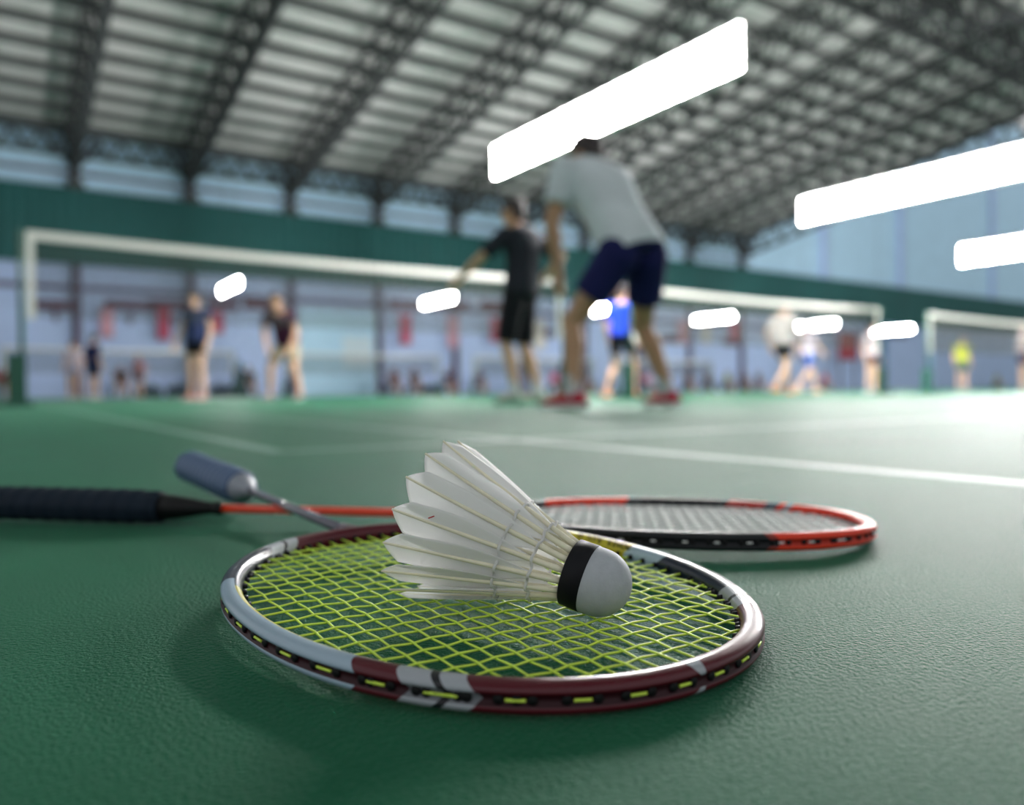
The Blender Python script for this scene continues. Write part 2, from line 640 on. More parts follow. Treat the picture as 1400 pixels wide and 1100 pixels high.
# ------------------------------------------------------------------ light banks
def light_bank(uu, n0, n1, zc, label, group, segs=4, rows=5):
    root = empty('tube_light_bank', HALL @ Matrix.Translation((uu, (n0 + n1) / 2, zc)))
    tag(root, label, 'lamp', group)
    Ls = (n1 - n0) / segs
    half = (n1 - n0) / 2
    mb_ = MB()
    hh = .0475 * rows
    mb_.box((-0.02, -half, hh), (0.02, half, hh + .03)); mb_.box((-0.02, -half, -hh - .03), (0.02, half, -hh))
    for k in range(segs + 1):
        y = -half + k * Ls
        mb_.box((-0.02, y - .012, -hh), (.02, y + .012, hh))
    mb_.build('frame', M['fixture'], root)
    for y in (-half * .7, half * .7):
        mb_ = MB()
        nn = (n0 + n1) / 2 + y
        mb_.bar((0, y, hh + .03), (0, y, roof_z(nn) - zc), .012)
        mb_.build('hanger_rod', M['steel'], root)
    for k in range(segs):
        for j in range(rows):
            zt = 0.095 * (j - (rows - 1) / 2)
            mb_ = MB()
            mb_.tube([(0, -half + k * Ls + .02, zt), (0, -half + (k + 1) * Ls - .02, zt)], .026, 8)
            mb_.build('fluorescent_tube', M['tube'], root)
    return root


ZL = 3.52
light_bank(6.25, 5.2, 9.85, ZL, 'long glowing tube light bank above the man in white, near row', 'tube light banks')
light_bank(13.0, 4.9, 9.45, ZL, 'long glowing tube light bank cut by the right edge, near row', 'tube light banks')
light_bank(20.9, 5.6, 10.4, ZL, 'shorter looking glowing light bank low at the right edge, near row', 'tube light banks')
for i, (uu, lb) in enumerate(((6.3, 'small far light bank between the two players facing us'), (13.9, 'small far light bank left of the boy in black'),
                              (21.4, 'small far light bank showing as a spot beside the blue shirt player'), (29.0, 'small far light bank between the man in white and the walking player'),
                              (37.0, 'small far light bank just right of the walking player in white'), (44.3, 'rightmost small far light bank, beside the head of a player in white'))):
    light_bank(uu, 24.75, 27.25, ZL + .03, lb, 'tube light banks', 2, 3)


# ------------------------------------------------------------------ nets
def net(u0, u1, nn, label, posts, top=1.55, group='badminton nets'):
    root = empty('badminton_net', HALL @ Matrix.Translation((u0, nn, 0)))
    tag(root, label, 'net', group)
    Ln = u1 - u0
    mb_ = MB()
    K = 24
    for k in range(K):      # tape sags a little in the middle
        za, zb = (top - 0.03 * math.sin(math.pi * t / K) for t in (k, k + 1))
        xa, xb = Ln * k / K, Ln * (k + 1) / K
        mb_.add([(xa, -.012, za - .075), (xb, -.012, zb - .075), (xb, -.012, zb), (xa, -.012, za), (xa, .012, za - .075), (xb, .012, zb - .075), (xb, .012, zb), (xa, .012, za)],
                [(0, 1, 2, 3), (7, 6, 5, 4), (0, 4, 5, 1), (3, 2, 6, 7)])
    mb_.build('top_tape', M['white_tape'], root)
    mb_ = MB(); mb_.box((0.02, -.002, top - .76), (Ln - .02, .002, top - .05)); mb_.build('net_mesh', M['net'], root)
    for x_ in (0.03, Ln - .03):
        mb_ = MB(); mb_.box((x_ - .03, -.008, top - .78), (x_ + .03, .008, top - .03)); mb_.build('side_tape', M['white_tape'], root)
    for x_, lab in posts:
        sg = -1 if x_ == 0 else 1
        p = empty('net_post', HALL @ Matrix.Translation((u0 + (x_ * Ln) + sg * .045, nn, 0)))
        tag(p, lab, 'net post', 'net posts')
        mb_ = MB(); mb_.lathe([(0, .021), (top - .01, .021), (top, .015)], 16)
        mb_.build('pole', M['post'], p, True, Matrix.Rotation(-math.pi / 2, 4, 'Y'))
        mb_ = MB(); mb_.box((-.11 if sg < 0 else -.03, -.05, 0), (.03 if sg < 0 else .11, .05, .46)); mb_.box((-.2 if sg < 0 else -.08, -.14, 0), (.08 if sg < 0 else .2, .14, .04))
        mb_.build('base', M['post'], p)
    return root


NN = 8.05
net(0.22, 6.1, NN, 'nearest badminton net at left with a broad white top tape', [(0, 'dark green net post with boxy base at the left of the photo'), (1, 'dark green net post hidden behind the man in white')])
net(7.35, 13.3, NN, 'middle badminton net passing behind the man and the walking player', [(0, 'dark green net post behind the navy shorts'), (1, 'thin dark net post at the right end of the middle net')])
net(15.0, 21.0, NN, 'badminton net cut by the right edge of the photo', [(0, 'thin dark net post left of the yellow shirt player')])
for i, (a, b) in enumerate(((0.1, 6.4), (8.2, 14.0), (15.6, 21.6), (23.0, 29.0))):
    net(a, b, 26.2, ['far badminton net behind the two players facing us', 'far badminton net in front of the pale doors and left banners',
                     'far badminton net behind the man and the blue shirt player', 'far badminton net left of the walking player in white'][i],
        [(0, 'far net post at the left end of the %s far net' % ORD[i]), (1, 'far net post at the right end of the %s far net' % ORD[i])], 1.5)


# ------------------------------------------------------------------ rackets
def ring_curve(a, b, n, egg, r, count):
    T = np.linspace(0, 2 * np.pi, 6001)
    ca, sa = np.cos(T), np.sin(T)
    X = (a - r) * np.sign(ca) * np.abs(ca) ** (2 / n)
    Y = (b - r) * np.sign(sa) * np.abs(sa) ** (2 / n) * (1 + egg * X / a)
    s = np.concatenate([[0], np.cumsum(np.hypot(np.diff(X), np.diff(Y)))])
    t = np.linspace(0, s[-1], count, endpoint=False)
    return np.interp(t, s, X), np.interp(t, s, Y), s[-1]


def ramp_mat(name, zones, rough, coat, flat=0.0):
    """paint zones around the hoop, read from the mesh's own UV (u = way round the hoop)"""
    m = bpy.data.materials.new(name)
    m.use_nodes = True
    nt = m.node_tree
    b = nt.nodes['Principled BSDF']
    b.inputs['Roughness'].default_value = rough
    b.inputs['Specular IOR Level'].default_value = 0.22
    b.inputs['Coat Weight'].default_value = coat * 0.5
    b.inputs['Coat Roughness'].default_value = 0.08
    uv = nt.nodes.new('ShaderNodeUVMap'); uv.uv_map = 'hoop'
    sp = nt.nodes.new('ShaderNodeSeparateXYZ')
    nt.links.new(uv.outputs[0], sp.inputs[0])
    r = nt.nodes.new('ShaderNodeValToRGB')
    r.color_ramp.interpolation = 'CONSTANT'
    e = r.color_ramp.elements
    e[0].position = 0.0; e[0].color = (*zones[0][1], 1)
    e[1].position = zones[1][0]; e[1].color = (*zones[1][1], 1)
    for p, c in zones[2:]:
        x = e.new(p); x.color = (*c, 1)
    nt.links.new(sp.outputs['X'], r.inputs['Fac'])
    nt.links.new(r.outputs['Color'], b.inputs['Base Color'])
    return m


def racket(name, label, Mw, a, b, n, egg, mats, string_mat, nmain, ncross, spm, spc, shaft_mat, cone_mat, grip_mat, cap_mat, joint_mat, total, weave_r, grip_len, cone_len, collar_mat=None, trim=.20, gr=.0140):
    root = empty(name, Mw)
    tag(root, label, 'racket')
    r = 0.0053
    COUNT = 1100
    X, Y, per = ring_curve(a, b, n, egg, r, COUNT)
    dX, dY = np.roll(X, -1) - np.roll(X, 1), np.roll(Y, -1) - np.roll(Y, 1)
    l = np.hypot(dX, dY)
    nx, ny = dY / l, -dX / l
    # cross-section: w outward, v upward (mm), with the string groove on the outer face
    prof = []
    for deg in range(28, 333, 13):
        p_ = math.radians(deg)
        prof.append((4.7 * math.copysign(abs(math.cos(p_)) ** .9, math.cos(p_)), 5.3 * math.copysign(abs(math.sin(p_)) ** .85, math.sin(p_))))
    prof += [(4.2, -1.9), (2.9, -1.5), (2.7, 0), (2.9, 1.5), (4.2, 1.9)]
    P = len(prof)
    verts, faces, midx, uvs = [], [], [], []
    for i in range(COUNT):
        for w, v in prof:
            verts.append((X[i] + nx[i] * w * 1e-3, Y[i] + ny[i] * w * 1e-3, v * 1e-3))
    for i in range(COUNT):
        j = (i + 1) % COUNT
        for k in range(P):
            k2 = (k + 1) % P
            faces.append((i * P + k, j * P + k, j * P + k2, i * P + k2))
            wm = (prof[k][0] + prof[k2][0]) / 2
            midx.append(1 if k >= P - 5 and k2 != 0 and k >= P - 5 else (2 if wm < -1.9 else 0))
            for (q, kk) in ((i, k), (i + 1, k), (i + 1, k2), (i, k2)):
                v = prof[kk][1]
                uvs.append((q / COUNT - 0.0075 * (1 - min(1, abs(v) / 5.3)), v))
    me = new_mesh('rim', verts, faces, mats, True, midx)
    uvl = me.uv_layers.new(name='hoop')
    uvl.data.foreach_set('uv', [c for t in uvs for c in t])
    rim = link('rim', me, root)

    # strings
    def ends(val, axis):
        A, B = (Y, X) if axis == 'main' else (X, Y)
        hits = []
        for i in range(COUNT):
            j = (i + 1) % COUNT
            if (A[i] - val) * (A[j] - val) < 0:
                f = (val - A[i]) / (A[j] - A[i])
                hits.append((B[i] + f * (B[j] - B[i]), (i + f) / COUNT))
        return min(hits), max(hits)
    rs = random.Random(3)
    ym = [(k - (nmain - 1) / 2) * spm for k in range(nmain)]
    xc = [(k - (ncross - 1) / 2) * spc for k in range(ncross)]
    mains, crosses, grom = MB(), MB(), MB()
    amp = weave_r * 0.72
    outs = []
    SH = 0.0025
    for i, y in enumerate(ym):
        (x0, u0), (x1, u1) = ends(y, 'main')
        pts = [Vector((x0 - SH, y, 0))]
        xs = [x for x in xc if x0 + .003 < x < x1 - .003]
        off = rs.uniform(-.0005, .0005)
        for x in xs:
            k = xc.index(x)
            pts.append(Vector((x, y + off + rs.uniform(-.0003, .0003), amp * (1 if (i + k) % 2 else -1))))
        pts.append(Vector((x1 + SH, y, 0)))
        mains.tube(pts, weave_r, 6)
        outs.append(('m', x0, y, u0)); outs.append(('m', x1, y, u1))
    for k, x in enumerate(xc):
        (y0, u0), (y1, u1) = ends(x, 'cross')
        pts = [Vector((x, y0 - SH, 0))]
        off = rs.uniform(-.0006, .0006)
        for i, y in enumerate(ym):
            if y0 + .003 < y < y1 - .003:
                pts.append(Vector((x + off + rs.uniform(-.0004, .0004), y, amp * (-1 if (i + k) % 2 else 1))))
        pts.append(Vector((x, y1 + SH, 0)))
        crosses.tube(pts, weave_r, 6)
        outs.append(('c', x, y0, u0)); outs.append(('c', x, y1, u1))
    # string runs in the outer groove
    def at(u, w):
        f = (u % 1.0) * COUNT
        i = int(f) % COUNT
        return Vector((X[i] + nx[i] * w, Y[i] + ny[i] * w, 0))
    outs.sort(key=lambda t: t[3])
    for kind in ('m', 'c'):
        lst = [o_ for o_ in outs if o_[0] == kind]
        for q in range(0, len(lst) - 1):
            ua, ub = lst[q][3], lst[q + 1][3]
            if ub - ua < 0.045 and q % 2 == (0 if kind == 'm' else 1):
                (mains if kind == 'm' else crosses).tube([at(ua + (ub - ua) * (trim + (1 - 2 * trim) * t / 5), .0034) for t in range(6)], weave_r * 1.15, 6)
    for o_ in outs:
        u = o_[3]
        i = int(u * COUNT) % COUNT
        d = Vector((nx[i], ny[i], 0))
        c = Vector((X[i], Y[i], 0))
        grom.tube([c - d * .0066, c - d * .0040], [.0010, .0016], 8)
        grom.tube([c + d * .0022, c + d * .0034, c + d * .0037], [.0016, .0017, .0012], 8)
    mains.build('main_strings', string_mat, root, True)
    crosses.build('cross_strings', string_mat, root, True)
    grom.build('grommets', M['black_plastic'], root, True)
    # throat joint, shaft, cone, grip (toward -X)
    tee = -(a - r)
    jb = MB()
    jb.lathe([(tee - .022, .0032), (tee - .021, .0040), (tee - .006, .0050), (tee + .003, .0052)], 18)
    jb.build('throat_joint', joint_mat, root, True)
    butt = -(total - a)
    g1 = butt + grip_len
    c1 = g1 + cone_len
    sb = MB()
    sb.lathe([(c1 - .004, .0031), (tee - .018, .0031)], 18)
    sb.build('shaft', shaft_mat, root, True)
    cb = MB()
    cb.lathe([(g1 - .006, gr - .0018), (g1 + cone_len * .25, gr - .0032), (g1 + cone_len * .6, .0068), (g1 + cone_len * .85, .0048), (c1, .0042), (c1 + .001, .0034)], 22)
    cb.build('cone', cone_mat, root, True)
    if collar_mat:
        kb = MB(); kb.lathe([(c1, .0043), (c1 + .001, .0049), (c1 + .006, .0049), (c1 + .007, .0038)], 18)
        kb.build('collar_ring', collar_mat, root, True)
    # wrapped grip: overlapping spiral turns of tape
    gv, gf = [], []
    NX, NA = 220, 40
    pitch = 0.0135
    for i in range(NX + 1):
        x = butt + .004 + (grip_len - .004) * i / NX
        for k in range(NA):
            ph = 2 * math.pi * k / NA
            t = ((x - butt) / pitch + k / NA) % 1.0
            base = gr + .0009 * max(0, 1 - (x - butt) / .03) - .0012 * max(0, ((x - butt) / grip_len - .85) / .15)
            rr = base + .00095 * (t if t < .88 else (1 - t) / .12 * .88) + .00025 * math.cos(8 * ph)
            gv.append((x, rr * math.cos(ph), rr * math.sin(ph)))
    for i in range(NX):
        for k in range(NA):
            k2 = (k + 1) % NA
            gf.append((i * NA + k, (i + 1) * NA + k, (i + 1) * NA + k2, i * NA + k2))
    gf.append(tuple(range(NA))); gf.append(tuple(NX * NA + k for k in range(NA))[::-1])
    link('grip', new_mesh('grip', gv, gf, [grip_mat], True), root)
    kb = MB(); kb.lathe([(butt, gr - .0013), (butt + .001, gr + .0004), (butt + .006, gr + .0008), (butt + .007, gr - .0008)], 28)
    kb.build('butt_cap', cap_mat, root, True)
    return root, X, Y, nx, ny, COUNT


M['black_plastic'] = mat('black_plastic', (0.004, 0.004, 0.005), 0.5, spec=0.25)
MAROON = (0.085, 0.004, 0.012)
SILV = (0.36, 0.38, 0.42)
LBLUE = (0.33, 0.43, 0.53)
NAVY = (0.014, 0.020, 0.038)
YEL = (0.50, 0.42, 0.020)
BLK = (0.012, 0.012, 0.016)
z1 = [(0, MAROON), (.100, SILV), (.116, BLK), (.121, SILV), (.136, NAVY), (.211, LBLUE), (.247, YEL), (.346, MAROON),
      (.558, SILV), (.570, BLK), (.574, SILV), (.592, NAVY), (.672, LBLUE), (.837, MAROON), (.863, SILV), (.8755, BLK), (.880, SILV), (.893, MAROON), (.992, SILV), (.998, MAROON)]
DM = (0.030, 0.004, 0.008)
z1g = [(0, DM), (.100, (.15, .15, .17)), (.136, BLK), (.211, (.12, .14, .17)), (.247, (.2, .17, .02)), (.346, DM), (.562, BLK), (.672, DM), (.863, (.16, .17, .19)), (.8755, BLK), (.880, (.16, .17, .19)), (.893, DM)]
z1i = [(0, MAROON), (.100, SILV), (.116, BLK), (.121, SILV), (.136, NAVY), (.211, LBLUE), (.247, YEL), (.346, MAROON), (.558, SILV), (.570, BLK), (.574, SILV), (.587, NAVY), (.690, YEL), (.863, SILV), (.8755, BLK), (.880, SILV), (.893, MAROON)]
M['hoop_paint'] = ramp_mat('maroon_silver_hoop_paint', z1, 0.36, 0.7)
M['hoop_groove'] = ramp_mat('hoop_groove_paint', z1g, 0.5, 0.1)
M['hoop_inner'] = ramp_mat('hoop_inner_paint', z1i, 0.32, 0.5)
M['green_string'] = mat('yellow_green_string', (0.68, 0.90, 0.09), 0.38, spec=0.5)
M['grey_string'] = mat('pale_grey_string', (0.90, 0.90, 0.88), 0.4)
M['grey_shaft'] = mat('grey_violet_shaft_paint', (0.13, 0.12, 0.16), 0.25, coat=0.8)
M['maroon_paint'] = mat('maroon_gloss_paint', MAROON, 0.3, coat=0.7)
M['grey_cone'] = mat('silver_grey_cone', (0.26, 0.28, 0.33), 0.5)
M['blue_grip'] = mat('slate_blue_grip_tape', (0.075, 0.125, 0.235), 0.62, noise=0.12, nscale=150, bump=0.25, bscale=900)
M['navy_grip'] = mat('dark_navy_grip_tape', (0.005, 0.013, 0.026), 0.75, spec=0.25, noise=0.15, nscale=150, bump=0.25, bscale=900)


def pose(C, th, tilt, rl):
    ax = Vector((math.cos(th) * math.cos(tilt), math.sin(th) * math.cos(tilt), -math.sin(tilt)))
    pe = Vector((-math.sin(th) * math.cos(rl), math.cos(th) * math.cos(rl), math.sin(rl)))
    pe = (pe - ax * pe.dot(ax)).normalized()
    up = ax.cross(pe)
    return Matrix(((ax.x, pe.x, up.x, C[0]), (ax.y, pe.y, up.y, C[1]), (ax.z, pe.z, up.z, C[2]), (0, 0, 0, 1)))


RA, RB, RN, REGG = 0.1308, 0.1058, 2.1, -0.02
TILT1 = 0.0328
RPER = ring_curve(RA, RB, RN, REGG, 0.0053, 10)[2]
R1M = pose((-0.0162, 0.3472, 0.0054 + RA * math.sin(TILT1)), -0.9400, TILT1, 0.0)
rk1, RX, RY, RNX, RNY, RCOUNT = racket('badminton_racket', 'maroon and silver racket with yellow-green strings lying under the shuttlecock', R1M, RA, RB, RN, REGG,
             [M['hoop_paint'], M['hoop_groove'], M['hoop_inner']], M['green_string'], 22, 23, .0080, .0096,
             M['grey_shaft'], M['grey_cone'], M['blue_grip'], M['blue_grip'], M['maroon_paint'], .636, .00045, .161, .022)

# lettering on the yellow inside of the hoop
M['letter'] = mat('dark_lettering', (0.012, 0.011, 0.006), 0.6, spec=0.2)


def lettering(text, u_start, step, parent):
    out = MB()
    for k, ch in enumerate(text):
        if ch == ' ':
            continue
        cu = bpy.data.curves.new('t', 'FONT')
        cu.body = ch
        cu.size = 0.0052
        cu.extrude = 0.00004
        cu.offset = 0.00014
        cu.align_x = 'CENTER'
        o = bpy.data.objects.new('t', cu)
        COL.objects.link(o)
        bpy.context.evaluated_depsgraph_get().update()
        me = bpy.data.meshes.new_from_object(o.evaluated_get(bpy.context.evaluated_depsgraph_get()))
        u = u_start + step * k
        vs_ = []
        for p in me.vertices:       # wrap each letter round the inner face, its top toward the strings
            f_ = ((u + p.co.x / RPER) % 1.0) * RCOUNT
            i = int(f_) % RCOUNT
            j = (i + 1) % RCOUNT
            t_ = f_ - int(f_)
            nr = Vector((RNX[i] * (1 - t_) + RNX[j] * t_, RNY[i] * (1 - t_) + RNY[j] * t_, 0))
            ph = math.radians(47) - (p.co.y - .0020) / .0053
            w, v = -4.7e-3 * math.cos(ph) ** .9, 5.3e-3 * math.sin(ph) ** .85
            out_ = .00016 + p.co.z
            vs_.append(Vector((RX[i] * (1 - t_) + RX[j] * t_, RY[i] * (1 - t_) + RY[j] * t_, 0)) + nr * (w - math.cos(ph) * out_) + Vector((0, 0, v + math.sin(ph) * out_)))
        out.add(vs_, [tuple(p.vertices) for p in me.polygons])
        bpy.data.objects.remove(o); bpy.data.curves.remove(cu); bpy.data.meshes.remove(me)
    return out.build('rim_lettering', M['letter'], parent)


lettering('POWER RAN G', 0.2530, 0.0050, rk1)

RED = (0.78, 0.045, 0.014)
RBLK = (0.010, 0.011, 0.014)
z2 = [(0, RED), (.105, (.25, .26, .30)), (.113, RED), (.120, (.06, .07, .10)), (.135, (.45, .05, .04)), (.178, RBLK), (.300, RED), (.41, RBLK), (.60, RBLK), (.812, (.25, .03, .02)), (.820, RED)]
M['hoop2_paint'] = ramp_mat('red_black_hoop_paint', z2, 0.42, 0.35)
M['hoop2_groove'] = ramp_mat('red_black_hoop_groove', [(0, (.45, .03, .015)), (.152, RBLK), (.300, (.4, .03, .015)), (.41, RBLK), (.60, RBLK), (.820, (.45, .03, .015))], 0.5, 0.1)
M['red_shaft'] = mat('orange_red_shaft_paint', (0.85, 0.055, 0.014), 0.35, coat=0.2)
R2M = pose((0.1142, 0.5265, 0.0081), -0.132, 0.0127, -0.018)
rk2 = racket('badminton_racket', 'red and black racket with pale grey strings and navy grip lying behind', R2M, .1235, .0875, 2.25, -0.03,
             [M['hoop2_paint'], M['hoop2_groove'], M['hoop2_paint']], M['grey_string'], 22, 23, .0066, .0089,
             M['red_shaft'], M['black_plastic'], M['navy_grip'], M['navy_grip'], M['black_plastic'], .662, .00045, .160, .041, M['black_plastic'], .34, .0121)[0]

# ------------------------------------------------------------------ shuttlecock
M['cork'] = mat('white_leather_cork', (0.40, 0.42, 0.46), 0.6, noise=0.05, nscale=300, bump=0.25, bscale=900)
M['collar'] = mat('black_collar_tape', (0.006, 0.006, 0.009), 0.55, spec=0.2)
M['quill'] = mat('cream_quill', (0.80, 0.75, 0.58), 0.45, noise=0.06, nscale=120)
M['red_ink'] = mat('red_ink_mark', (0.5, 0.02, 0.03), 0.6)


def vane_mat(name='white_feather_vane', barbs=True):
    m = bpy.data.materials.new(name)
    m.use_nodes = True
    nt = m.node_tree
    b = nt.nodes['Principled BSDF']
    out = nt.nodes['Material Output']
    b.inputs['Base Color'].default_value = (0.95, 0.95, 0.94, 1)
    b.inputs['Roughness'].default_value = 0.5
    tr = nt.nodes.new('ShaderNodeBsdfTranslucent')
    tr.inputs['Color'].default_value = (0.97, 0.96, 0.97, 1)
    mx = nt.nodes.new('ShaderNodeMixShader')
    mx.inputs[0].default_value = 0.45
    nt.links.new(b.outputs[0], mx.inputs[1]); nt.links.new(tr.outputs[0], mx.inputs[2])
    nt.links.new(mx.outputs[0], out.inputs['Surface'])
    if not barbs:
        return m
    # fine barbs
    uv = nt.nodes.new('ShaderNodeUVMap'); uv.uv_map = 'barb'
    w = nt.nodes.new('ShaderNodeTexWave')
    w.inputs['Scale'].default_value = 26
    w.inputs['Distortion'].default_value = 1.5
    nt.links.new(uv.outputs[0], w.inputs['Vector'])
    bp = nt.nodes.new('ShaderNodeBump'); bp.inputs['Strength'].default_value = 0.25; bp.inputs['Distance'].default_value = .0002
    nt.links.new(w.outputs['Fac'], bp.inputs['Height']); nt.links.new(bp.outputs[0], b.inputs['Normal'])
    return m


M['thread'] = vane_mat('white_glued_thread', False)
M['vane'] = vane_mat()
cork_r = 0.0133
PHI, EPS = math.radians(23), math.radians(15.8)
A_ = Vector((-math.cos(PHI) * math.cos(EPS), math.sin(PHI) * math.cos(EPS), math.sin(EPS)))
contact = Vector((0.0328, 0.3030, 0))
# string plane height there
ax1 = Vector(R1M.col[0][:3]); up1 = Vector(R1M.col[2][:3]); C1 = R1M.translation
contact.z = C1.z - ((contact - C1).x * up1.x + (contact - C1).y * up1.y) / up1.z
c0 = contact + up1 * (cork_r + .0008)
side = A_.cross(Vector((0, 0, 1))).normalized()
tp = side.cross(A_).normalized()
SM = Matrix(((A_.x, side.x, tp.x, c0.x), (A_.y, side.y, tp.y, c0.y), (A_.z, side.z, tp.z, c0.z), (0, 0, 0, 1)))
sh = empty('shuttlecock', SM)
tag(sh, 'white feather shuttlecock with black collar resting on the yellow-green strings', 'shuttlecock')
mb = MB()
prof = [(-cork_r * math.cos(t), cork_r * math.sin(t)) for t in [math.pi / 2 * k / 16 for k in range(1, 17)]] + [(.004, cork_r * 1.003), (.0098, cork_r * .985), (.0116, cork_r * .95)]
mb.lathe([(-cork_r, .0003)] + prof, 56); mb.build('cork', M['cork'], sh, True)
mb = MB(); mb.lathe([(.0034, cork_r * .98), (.0036, cork_r * 1.018), (.0114, cork_r * 1.005), (.0119, cork_r * .95), (.0119, cork_r * .6)], 56); mb.build('collar', M['collar'], sh, True)
RING_R, XB, XT = 0.0352, 0.0105, 0.0785


def quill_r(x):
    t = (x - XB) / (XT - XB)
    return .0106 + (RING_R - .0106) * (t * .93 + .07 * t * t)


NF = 16
TO_BED = R1M.inverted() @ SM


def flex(p_, lim):
    q_ = TO_BED @ p_
    if q_.z < lim + .002:
        d_ = (lim + .002) - q_.z
        q_.z = lim + .002 * math.exp(-d_ / .002)
        return TO_BED.inverted() @ q_
    return p_


fr = random.Random(11)
for k in range(NF):
    a = 2 * math.pi * (k + .35) / NF
    rd = Vector((0, math.cos(a), math.sin(a)))
    tg = Vector((0, -math.sin(a), math.cos(a)))
    xt = XT + fr.uniform(-.0012, .0008)
    mb = MB()
    K = 14
    mb.tube([Vector((XB + (xt - XB) * t / K, 0, 0)) + rd * quill_r(XB + (xt - XB) * t / K) for t in range(K + 1)],
            [.00140 - .00095 * (t / K) ** 0.9 for t in range(K + 1)], 8)
    mb.v = [flex(p_, .0011) for p_ in mb.v]
    q = mb.build('feather', M['quill'], sh, True)
    # vane
    X0 = 0.0215 + fr.uniform(-.003, .003)
    NL, NW = 30, 12
    tw = math.radians(17 + fr.uniform(-4, 4))
    verts, faces, uvs = [], [], []
    slit = [fr.uniform(.25, .8) for _ in range(2)]
    for i in range(NL + 1):
        t = i / NL
        for j in range(NW + 1):
            s = -1 + 2 * j / NW
            # blade runs slightly back toward the tip at its edges
            tipcut = .0050 * abs(s) ** 1.3 * (1.0 if s > 0 else 1.35)
            L = xt - X0 - tipcut * 1.0
            x = X0 + L * t
            grow = math.sin(min(1, t / .62) * math.pi / 2) ** 1.1
            wd = (.0092 if s > 0 else .0066) * (.10 + .90 * grow) * (1 - .10 * max(0, t - .7) / .3)
            wd *= 1 + .03 * math.sin(9 * t + k * 2.1)
            off = s * wd
            lift = -math.sin(tw) * off - .00035 - 9.0 * off * off * (1 if s > 0 else 0.6)
            p = Vector((x, 0, 0)) + rd * (quill_r(x) + lift) + tg * (off * math.cos(tw))
            verts.append(flex(p, .0011))
    for i in range(NL):
        for j in range(NW):
            t = (i + .5) / NL
            faces.append((i * (NW + 1) + j, (i + 1) * (NW + 1) + j, (i + 1) * (NW + 1) + j + 1, i * (NW + 1) + j + 1))
    me = new_mesh('vane', verts, faces, [M['vane']], True)
    uvl = me.uv_layers.new(name='barb')
    for poly in me.polygons:
        for li in poly.loop_indices:
            vi = me.loops[li].vertex_index
            i, j = divmod(vi, NW + 1)
            uvl.data[li].uv = (i / NL * 3 - abs(j / NW - .5) * 1.2, j / NW * .1)
    vn = link('vane', me, q)
    so = vn.modifiers.new('thickness', 'SOLIDIFY'); so.thickness = .00012
for xr in (.0235, .0360):
    for dx, ph in ((-.0004, 0), (.0004, math.pi)):
        mb = MB()
        pts = []
        KK = NF * 10
        for t in range(KK):
            a = 2 * math.pi * t / KK
            c = .5 + .5 * math.cos((a - 2 * math.pi * .35 / NF) * NF)
            rr = quill_r(xr) + (.00165 * c - .0002 * (1 - c))
            pts.append(Vector((xr + dx * math.cos(a * NF / 2 + ph), rr * math.cos(a), rr * math.sin(a))))
        mb.tube(pts, .00062, 6, closed=True)
        mb.build('binding_thread', M['thread'], sh, True)

# small red printed tick on one blade of the shuttlecock
mark_n = Vector((-.333, -.939, -.088)).normalized()
mark_a, mark_b = Vector((.0642, -.02872, .0090)), Vector((.0622, -.02813, .0105))
mark_d = (mark_b - mark_a)
mark_w = mark_n.cross(mark_d).normalized() * .00022
mb = MB()
mk = [mark_a - mark_w, mark_b - mark_w, mark_b + mark_w, mark_a + mark_w]
mb.add([q_ + mark_n * .00008 for q_ in mk] + [q_ + mark_n * .00022 for q_ in mk], [(0, 3, 2, 1), (4, 5, 6, 7), (0, 1, 5, 4), (1, 2, 6, 5), (2, 3, 7, 6), (3, 0, 4, 7)])
mb.build('red_tick', M['red_ink'], sh)


# ------------------------------------------------------------------ people
SKIN = {k: mat('skin_' + k, c, 0.55, spec=0.35) for k, c in dict(tan=(0.42, 0.24, 0.14), warm=(0.58, 0.34, 0.21), light=(0.66, 0.43, 0.30)).items()}
M['hair'] = mat('dark_hair', (0.030, 0.020, 0.020), 0.6, noise=0.3, nscale=60)
M['eye'] = mat('dark_eye', (0.02, 0.015, 0.012), 0.2)
M['lips'] = mat('lip_skin', (0.38, 0.14, 0.11), 0.5)
CLOTH = {}


def cloth(name, c):
    if name not in CLOTH:
        CLOTH[name] = mat(name + '_cloth', c, 0.85, spec=0.2, noise=0.10, nscale=9)
    return CLOTH[name]


V = Vector
STAND = dict(pelvis=V((0, 0, .94)), chest=V((0, .01, 1.26)), neck=V((0, 0, 1.44)), head=V((0, .03, 1.585)), face=V((0, 1, 0)),
             sl=V((-.175, 0, 1.39)), el=V((-.235, -.03, 1.11)), wl=V((-.24, .05, .87)),
             sr=V((.175, 0, 1.39)), er=V((.235, -.03, 1.11)), wr=V((.24, .05, .87)),
             hl=V((-.09, 0, .90)), kl=V((-.10, .03, .49)), al=V((-.11, 0, .085)), hr=V((.09, 0, .90)), kr=V((.10, .03, .49)), ar=V((.11, 0, .085)),
             tl=V((0, 1, 0)), tr=V((0, 1, 0)))


